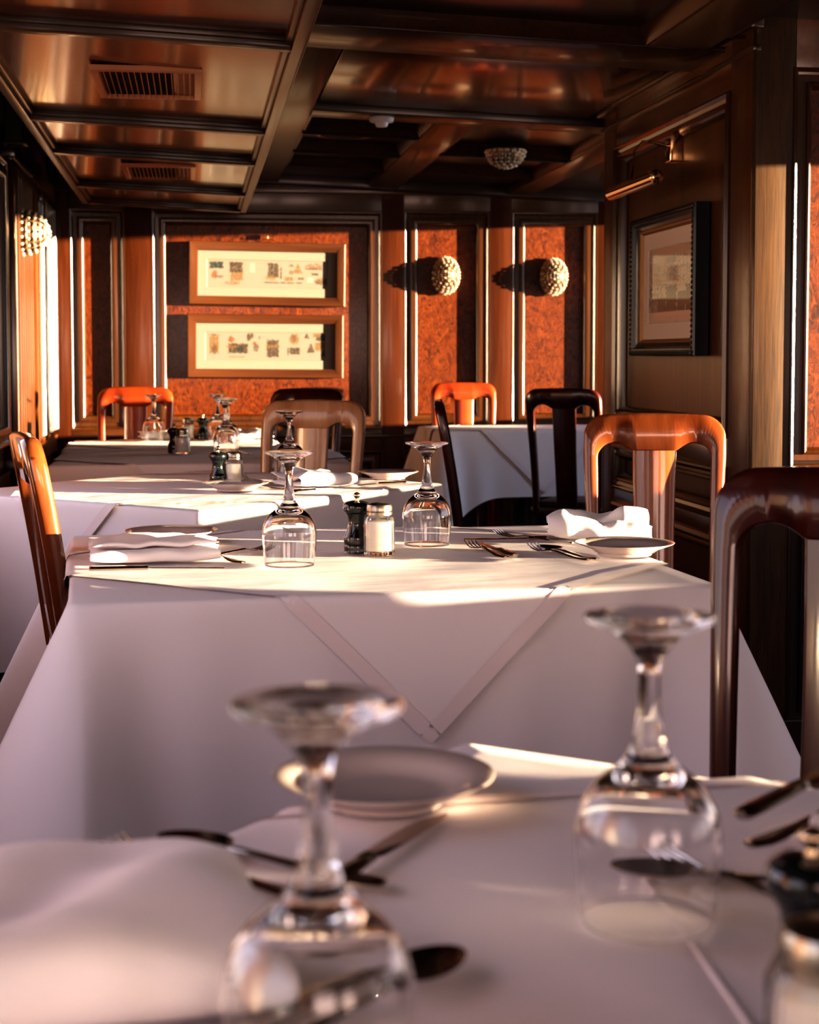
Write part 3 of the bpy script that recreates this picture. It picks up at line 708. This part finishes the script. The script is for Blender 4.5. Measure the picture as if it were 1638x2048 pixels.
place_chair(P3, (-.262, 7.25), radians(-7), 'red splat back chair behind the farthest table below the pictures')
place_chair(copy_tree(P3), (1.375, 8.17), radians(-5), 'red brown chair between the sconce wall and the pale tablecloth')
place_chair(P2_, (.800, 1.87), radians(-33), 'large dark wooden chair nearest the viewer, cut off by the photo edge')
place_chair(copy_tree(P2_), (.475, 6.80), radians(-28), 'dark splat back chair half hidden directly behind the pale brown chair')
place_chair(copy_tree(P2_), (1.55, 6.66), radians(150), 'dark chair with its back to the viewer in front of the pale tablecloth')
place_chair(copy_tree(P2_), (.765, 5.02), radians(81.4), 'narrow dark chair seen exactly edge on behind the second goblet')

# ================================================================== TABLEWARE
T = .7605
def goblet(label, x, y, z=T, rz=0, group=None):
    t = thing('wine_glass', label, 'wine glass', (x, y, z), rz, group)
    outer = smoothprof([(.0405, .0008), (.0425, .018), (.0442, .040), (.0438, .056), (.0395, .072), (.0300, .085), (.0185, .094), (.0125, .102)], 4)
    inner = smoothprof([(.0395, .0008), (.0412, .018), (.0427, .040), (.0422, .056), (.0375, .071), (.0275, .082), (.014, .0875), (0, .0885)], 4)
    bm = bmesh.new(); lathe(bm, inner[::-1]+[(.040, 0)]+outer, 48); build('bowl', bm, 'glass', t, smooth=4, recalc=False)
    stem = smoothprof([(.0125, .102), (.0092, .112), (.0070, .128), (.0062, .142), (.0066, .154), (.0105, .163)], 4)
    bm = bmesh.new(); lathe(bm, stem, 48); build('stem', bm, 'glass', t, smooth=4, recalc=False)
    foot = smoothprof([(.0105, .163), (.018, .1715), (.029, .1785), (.0375, .1815), (.0392, .1832), (.0380, .1850), (.028, .1848), (.012, .1842), (0, .1840)], 4)
    bm = bmesh.new(); lathe(bm, foot, 48); build('foot', bm, 'glass', t, smooth=4, recalc=False)
    return t
g0 = goblet('blurred upside down wine glass in the foreground, cut off by the bottom of the photo', .053, .707)
again(g0, 'upside down wine glass on the nearest table, on the side of the pepper mill', (.268, .920, T), .3)
again(g0, 'upside down wine glass on the middle table beside the forks, left of the pepper mill', (.150, 2.590, T), .2)
again(g0, 'upside down wine glass on the middle table in front of the edge on chair', (.412, 2.840, T), .5)
again(g0, 'upside down wine glass on the diagonal table, partly behind the middle table glass', (.262, 4.50, T), .1)
again(g0, 'upside down wine glass on the bluish table behind the big pepper mill', (.105, 5.70, T), .1)
again(g0, 'upside down wine glass at the back of the bluish table, just beyond another glass', (.118, 5.90, T), .1)
again(g0, 'upside down wine glass in front of the red chair on the farthest table', (-.165, 6.50, T), .6)
again(g0, 'upside down wine glass beside the pepper mill on the farthest table', (.090, 6.50, T), .8)

def mill(label, x, y):
    t = thing('pepper_mill', label, 'pepper mill', (x, y, T))
    pr = smoothprof([(0, 0), (.0215, 0), (.0225, .003), (.0225, .012), (.0215, .014), (.0228, .016), (.0228, .026), (.0212, .030), (.0170, .040), (.0150, .050), (.0160, .060), (.0195, .068)], 3)
    bm = bmesh.new(); lathe(bm, pr, 32); build('body', bm, 'blacklac', t, smooth=.7)
    pr = smoothprof([(.0190, .0685), (.0225, .071), (.0240, .076), (.0235, .082), (.0190, .087), (.0090, .0895), (0, .090)], 3)
    bm = bmesh.new(); lathe(bm, pr, 32); build('head', bm, 'blacklac', t, smooth=.7)
    bm = bmesh.new(); lathe(bm, smoothprof([(0, .089), (.004, .090), (.0035, .094), (.0068, .098), (.0068, .101), (.003, .104), (0, .1045)], 3), 16); build('knob', bm, 'knob', t, smooth=1)
    return t
m0 = mill('black turned pepper mill on the middle table', .276, 2.745)
again(m0, 'large blurred black pepper mill at the photo edge on the nearest table', (.305, .755, T))
again(m0, 'black pepper mill on the diagonal table, beside a salt shaker', (.058, 4.205, T))
again(m0, 'black pepper mill mostly hidden behind the salt shaker on the bluish table', (-.074, 5.645, T))
again(m0, 'black pepper mill beside a goblet on the farthest table', (.030, 6.56, T))
def shaker(label, x, y):
    t = thing('salt_shaker', label, 'salt shaker', (x, y, T))
    wob = lambda a, z: .028*abs(cos(a*9)) if .006 < z < .066 else 0
    bm = bmesh.new(); lathe(bm, [(0, 0), (.024, 0), (.0262, .002), (.0262, .008), (.0262, .030), (.0258, .055), (.0245, .064), (.0215, .069), (.0195, .071), (.0195, .074), (.0180, .074), (.0180, .070), (.0222, .062), (.0236, .054), (.0240, .030), (.0240, .008), (.020, .0055), (0, .005)], 108, wob=wob)
    build('glass_jar', bm, 'shaker', t, smooth=.8, recalc=True)
    bm = bmesh.new(); lathe(bm, [(0, .0062), (.0215, .0065), (.0232, .010), (.0232, .050), (.0228, .058), (.010, .060), (0, .0595)], 40); build('salt', bm, 'salt', t, smooth=.8)
    bm = bmesh.new(); lathe(bm, [(.0205, .068), (.0225, .069), (.0225, .074), (.0212, .075), (.0225, .076), (.0225, .082), (.0205, .0865), (.012, .089), (0, .0895)], 36); build('cap', bm, 'cap', t, smooth=.6)
    return t
s0 = shaker('fluted glass salt shaker with metal cap on the middle table', .310, 2.705)
again(s0, 'blurred salt shaker in the bottom corner of the photo on the nearest table', (.2765, .663, T))
again(s0, 'sunlit fluted salt shaker on the diagonal table', (.098, 4.215, T))
again(s0, 'fluted salt shaker with a dark cap on the bluish table', (-.045, 5.60, T))
again(s0, 'fluted salt shaker near the red chair on the farthest table', (-.030, 6.57, T))

def plate(label, x, y, z=T, r=.085):
    bm = bmesh.new(); k = r/.085
    lathe(bm, [(0, .0035), (.040*k, .0035), (.052*k, .005), (.058*k, .010), (.0835*k, .0195), (.085*k, .021), (.084*k, .0215), (.060*k, .0128), (.053*k, .0085), (.040*k, .0065), (0, .0062)], 64)
    lathe(bm, [(.042*k, .0036), (.043*k, .0), (.046*k, .0), (.048*k, .0045)], 64)
    o = build('side_plate', bm, 'porcelain', smooth=.9, recalc=True); o.location = (x, y, z); tag(o, label, 'plate'); return o
plate('round white side plate at the far corner of the nearest table', .141, 1.200)
plate('white side plate catching the sun at the corner of the middle table', .728, 2.655)
plate('white side plate behind the folded napkin on the middle table', -.045, 2.955)
plate('white side plate beside the pepper mill on the diagonal table', .100, 4.06)
plate('white side plate at the outer corner of the diagonal table near the dark gap', .530, 4.395)

# ---- cutlery
def blade_strip(bm, sec, th=.0016):
    """sec: list of (s, halfwidth, z, yoff). flat strip with rounded section along +X"""
    rings = []
    for s, hw, z, yo in sec:
        e = th/2; rings.append([bm.verts.new(q) for q in ((s, yo-hw, z), (s, yo-hw*.6, z-e), (s, yo+hw*.6, z-e), (s, yo+hw, z), (s, yo+hw*.6, z+e), (s, yo-hw*.6, z+e))])
    for A, Bq in zip(rings, rings[1:]):
        for k in range(6): bm.faces.new((A[k], A[(k+1) % 6], Bq[(k+1) % 6], Bq[k]))
    bm.faces.new(rings[0][::-1]); bm.faces.new(rings[-1])
HANDLE = [(0, .003, .006), (.004, .0075, .006), (.012, .0100, .0058), (.030, .0092, .0052), (.060, .0060, .0060), (.090, .0040, .0075), (.110, .0034, .0085), (.124, .0036, .0090)]
def fork_proto():
    t = thing('fork', 'x', 'fork')
    bm = bmesh.new(); blade_strip(bm, [(s, w, z-.002, 0) for s, w, z in HANDLE], .0032); build('handle', bm, 'steel', t, smooth=.8)
    bm = bmesh.new(); blade_strip(bm, [(.122, .0036, .0070, 0), (.132, .008, .0055, 0), (.142, .0115, .0035, 0), (.150, .012, .0030, 0)], .002)
    for k in range(4):
        yo = -.0100+k*.00667; blade_strip(bm, [(.149, .0018, .0030, yo), (.165, .0016, .0035, yo), (.180, .0014, .006, yo), (.192, .0010, .0105, yo), (.195, .0004, .012, yo)], .0018)
    build('tines', bm, 'steel', t, smooth=.8); return t
def spoon_proto():
    t = thing('spoon', 'x', 'spoon')
    bm = bmesh.new(); blade_strip(bm, [(s, w, z-.002, 0) for s, w, z in HANDLE], .0032); build('handle', bm, 'steel', t, smooth=.8)
    bm = bmesh.new(); n, m = 20, 6; L, Wd = .030, .0195
    for sgn, dz in ((1, 0), (-1, .0012)):
        c = bm.verts.new((.124+L, 0, .0010+dz)); prev = None
        for j in range(1, m+1):
            f = j/m; ring = []
            for k in range(n):
                a = 2*pi*k/n; wd = Wd*(1-.14*cos(a)*-1)
                ring.append(bm.verts.new((.124+L-L*f*cos(a), wd*f*sin(a), .0010+dz*(1-f)+.0075*f**2)))
            for k in range(n):
                if prev is None: bm.faces.new((c, ring[k], ring[(k+1) % n]))
                else: bm.faces.new((prev[k], ring[k], ring[(k+1) % n], prev[(k+1) % n]))
            prev = ring
    build('bowl', bm, 'steel', t, smooth=1.2, recalc=False); return t
def knife_proto():
    t = thing('knife', 'x', 'knife')
    bm = bmesh.new(); blade_strip(bm, [(0, .004, .0045, 0), (.004, .0085, .0045, 0), (.02, .0098, .0045, 0), (.06, .0085, .0045, 0), (.085, .0070, .0045, 0), (.092, .0060, .0045, 0)], .0065); build('handle', bm, 'steel', t, smooth=.8)
    bm = bmesh.new(); blade_strip(bm, [(.090, .0055, .0045, 0), (.10, .0085, .0040, .001), (.15, .0095, .0030, .001), (.185, .0085, .0025, 0), (.205, .0045, .0022, -.003), (.212, .0008, .0022, -.005)], .0016); build('blade', bm, 'steel', t, smooth=.5); return t
F0, S0, K0 = fork_proto(), spoon_proto(), knife_proto()
first = {'fork': True, 'spoon': True, 'knife': True}
def cut(kind, tail, tip, label, z=T, ry=0., rx=0.):
    """tail: handle end, tip: direction to the working end"""
    p = {'fork': F0, 'spoon': S0, 'knife': K0}[kind]
    t = p if first[kind] else copy_tree(p); first[kind] = False
    t['label'] = label; a = math.atan2(tip[1]-tail[1], tip[0]-tail[0]); t.location = (*tail, z); t.rotation_euler = (rx, ry, a); return t
# nearest table
cut('spoon', (.118, .995), (-.03, 1.112), 'blurred dark bowled spoon poking over the far edge of the nearest table')
cut('fork', (.085, .960), (-.055, 1.088), 'blurred fork beside the dark bowled spoon near the foreground glass')
cut('knife', (.065, .972), (.122, 1.062), 'blurred knife tip just behind the stem of the foreground glass')
cut('knife', (-.02, .735), (.146, .940), 'blurred knife with dark blade beyond the foreground glass, upper of two pieces there')
cut('spoon', (.012, .742), (.164, .889), 'blurred spoon with bright edged bowl right of the foreground glass')
cut('fork', (.392, .862), (.335, .980), 'blurred fork running behind the large pepper mill on the nearest table', z=T)
cut('spoon', (.436, .935), (.330, .978), 'blurred teaspoon behind the second foreground glass')
cut('knife', (.372, 1.050), (.475, 1.142), 'dark blurred knife leaning on the napkin at the photo edge', z=T+.018, ry=-.03)
cut('spoon', (.366, 1.015), (.478, 1.105), 'dark blurred spoon beside the knife at the photo edge', z=T+.008)
# middle table
cut('fork', (-.005, 2.675), (.075, 2.755), 'fork lying near the folded napkin on the middle table, tines toward the wine glass')
cut('spoon', (.075, 2.600), (.020, 2.72), 'small spoon with rounded handle end beside the folded napkin on the middle table')
cut('knife', (-.168, 2.556), (.032, 2.558), 'long knife along the front edge under the folded napkin')
cut('fork', (.512, 2.612), (.484, 2.80), 'upright looking four tined fork on the open part of the middle table')
cut('knife', (.530, 2.625), (.510, 2.81), 'dark handled looking knife beside the four tined fork')
cut('knife', (.70, 2.872), (.51, 2.895), 'thin dark knife pointing into the side of the crumpled napkin')
cut('fork', (.672, 2.80), (.56, 2.965), 'dark handle of a fork sticking out beyond the crumpled napkin')
cut('fork', (.640, 2.560), (.585, 2.745), 'bright fork between the crumpled napkin and the sunlit plate')
cut('spoon', (.658, 2.570), (.60, 2.745), 'bright spoon next to the fork by the sunlit plate')
# diagonal table
cut('fork', (.205, 4.22), (.125, 4.40), 'farther of two forks right of the salt shaker on the diagonal table')
cut('fork', (.235, 4.03), (.100, 4.16), 'nearer of two forks beside the plate on the diagonal table')
cut('knife', (.225, 3.955), (.33, 4.04), 'knife under the front of the folded napkin on the diagonal table')
cut('knife', (.555, 4.22), (.41, 4.14), 'dark knife near the outer edge of the diagonal table')
cut('spoon', (.215, 4.335), (.235, 4.52), 'spoon behind the goblet on the diagonal table')
cut('fork', (.185, 5.50), (.135, 5.68), 'fork on the bluish table beside the goblets')
cut('knife', (.165, 6.42), (.20, 6.60), 'knife on the farthest table between the goblet and the napkin')

# ---- napkins: folded sheets, cross-section is a flattened spiral/serpentine, edges uneven
def napkin(label, x, y, rz, w, d, h, layers=3, seed=1., lump=.35, z=T, taper=0., tilt_x=0.):
    th = h/(layers+.0); path = []
    for l in range(layers):
        zc = th*(l+.5); ln = [(-1, 1)[l % 2]*(1-2*k/12.) for k in range(13)]
        for s in ln: path.append((-s*(1-.05*l), zc, l))
        if l < layers-1:
            sd = path[-1][0]
            for k in (1, 2, 3):
                a = pi*k/4; path.append((sd+(.06*sin(a) if sd > 0 else -.06*sin(a)), zc+th/2*(1-cos(a)), l))
    nu = 30; bm = bmesh.new(); g = []
    q = th*.36
    for side in (1, -1):
        rows = []
        for i in range(nu+1):
            u = i/nu*2-1; row = []
            for j, (s, zc, l) in enumerate(path):
                p0 = path[max(j-1, 0)]; p1 = path[min(j+1, len(path)-1)]; tx, tz = (p1[0]-p0[0])*d/2, p1[1]-p0[1]; L = sqrt(tx*tx+tz*tz) or 1; nx, nz = -tz/L, tx/L
                edge = (1-abs(u)**6)*.95+.05
                wv = 1+lump*noise.noise(V((u*1.6+seed, s*1.3, seed)))*1.4; zz = zc*wv*(1-taper*(u*.5+.5))+h*lump*.35*(noise.noise(V((u*3.2, s*2.2+seed, l*.4)))+.2)*(zc/h)
                ed = .94+.06*noise.noise(V((l*2.1, s*2, seed)))
                xx = u*w/2*ed; yy = s*d/2*(1+.05*noise.noise(V((u*2.5, seed, l*1.))))
                row.append(bm.verts.new((xx, yy+nx*q*side*edge, max(.0006+.0003*side, zz+nz*q*side*edge))))
            rows.append(row)
        g.append(rows)
    A, Bq = g; m = len(path)
    for i in range(nu):
        for j in range(m-1):
            bm.faces.new((A[i][j], A[i+1][j], A[i+1][j+1], A[i][j+1])); bm.faces.new((Bq[i][j], Bq[i][j+1], Bq[i+1][j+1], Bq[i+1][j]))
        bm.faces.new((A[i][0], Bq[i][0], Bq[i+1][0], A[i+1][0])); bm.faces.new((A[i][-1], A[i+1][-1], Bq[i+1][-1], Bq[i][-1]))
    for j in range(m-1):
        bm.faces.new((A[0][j], A[0][j+1], Bq[0][j+1], Bq[0][j])); bm.faces.new((A[-1][j], Bq[-1][j], Bq[-1][j+1], A[-1][j+1]))
    o = build('napkin', bm, 'napkin', smooth=4)
    md = o.modifiers.new('s', 'SUBSURF'); md.levels = 1; md.render_levels = 1
    o.location = (x, y, z); o.rotation_euler = (tilt_x, 0, rz); tag(o, label, 'napkin'); return o
napkin('thickly folded white napkin lying along the front corner of the middle table', -.070, 2.700, radians(4), .225, .125, .036, 3, 2.2, .25)
napkin('loosely crumpled white napkin beyond the sunlit plate on the middle table', .742, 2.895, radians(-12), .20, .15, .045, 2, 5.7, .55)
napkin('folded lilac white napkin in the middle of the diagonal table', .305, 4.180, radians(35), .205, .13, .040, 2, 7.4, .4)
napkin('rounded white napkin on the bluish table beyond the diagonal table', .345, 5.42, radians(10), .17, .13, .040, 2, 3.3, .5)
napkin('small folded napkin behind the goblet near the red chair', -.150, 6.62, radians(15), .17, .08, .030, 2, 9.1, .5)
napkin('small folded napkin near the pale brown chair on the farthest table', .235, 6.56, radians(-8), .17, .10, .034, 2, 4.4, .5)
napkin('blurred pinkish napkin at the photo edge behind the pepper mill', .485, 1.000, radians(-35), .16, .12, .030, 2, 6.6, .45)
napkin('very large blurred folded napkin in the near corner of the photo', -.100, .872, radians(12), .280, .185, .052, 2, 8.2, .35)

# ================================================================== LIGHT, SKY, CAMERA
sc = bpy.context.scene
w = bpy.data.worlds.new('sky'); sc.world = w; w.use_nodes = True
wt = w.node_tree; bg = wt.nodes['Background']
tc = wt.nodes.new('ShaderNodeTexCoord'); sp = wt.nodes.new('ShaderNodeSeparateXYZ'); rp = wt.nodes.new('ShaderNodeValToRGB')
wt.links.new(tc.outputs['Generated'], sp.inputs[0]); wt.links.new(sp.outputs['Z'], rp.inputs['Fac']); wt.links.new(rp.outputs['Color'], bg.inputs['Color'])
e = rp.color_ramp.elements; e[0].position = 0; e[0].color = (1.0, .82, .70, 1); e[1].position = .35; e[1].color = (.72, .70, .90, 1)
bg.inputs['Strength'].default_value = 1.3

sd = V((-.955, .295, -.036)).normalized()
L = bpy.data.lights.new('sun', 'SUN'); L.energy = 27; L.color = (1, .76, .50); L.angle = radians(.55)
o = bpy.data.objects.new('sun', L); COL.objects.link(o); o.rotation_euler = sd.to_track_quat('-Z', 'Y').to_euler(); o.location = (5, 0, 3)
def area(name, loc, dirv, sx, sy, energy, col):
    L = bpy.data.lights.new(name, 'AREA'); L.shape = 'RECTANGLE'; L.size = sx; L.size_y = sy; L.energy = energy; L.color = col
    o = bpy.data.objects.new(name, L); COL.objects.link(o); o.location = loc; o.rotation_euler = V(dirv).to_track_quat('-Z', 'Z').to_euler(); return o
COOL = (.55, .74, 1.0)
area('window_sky', (XR+.35, 1.9, 1.35), (-1, 0, -.12), 4.4, .9, 9, (1., .78, .82))  # fill lamps added outside the openings, on top of the world sky
area('window_sky', (XR+.35, 6.6, 1.40), (-1, 0, -.12), 3.2, .9, 55, COOL)  # added cool fill for the far tablecloths
area('window_sky', (XL-.25, .9, 1.30), (1, -.1, -.15), 3.2, .9, 5, (.98, .80, .92))
area('window_sky', (.9, YN-.25, 1.40), (0, 1, -.1), 3.2, .9, 28, (1., .64, .52))  # added warm fill for the cloth fronts, from behind the camera

cam = bpy.data.cameras.new('camera'); co = bpy.data.objects.new('camera', cam); COL.objects.link(co); sc.camera = co
co.location = (0, 0, 1.10); co.rotation_euler = (radians(90-3.4), 0, radians(-7.63))
cam.sensor_width = 36; cam.lens = 3200*36/2048; cam.shift_y = -(1024-902)/2048; cam.clip_start = .02
cam.dof.use_dof = True; cam.dof.focus_distance = 3.1; cam.dof.aperture_fstop = 8.0
sc.view_settings.view_transform = 'Standard'; sc.view_settings.look = 'High Contrast'; sc.view_settings.exposure = .68
cy = sc.cycles; cy.max_bounces = 14; cy.transmission_bounces = 12; cy.glossy_bounces = 5; cy.diffuse_bounces = 4; cy.sample_clamp_indirect = 6; cy.blur_glossy = .6
cy.use_denoising = True
try: cy.denoiser = 'OPENIMAGEDENOISE'
except Exception: pass
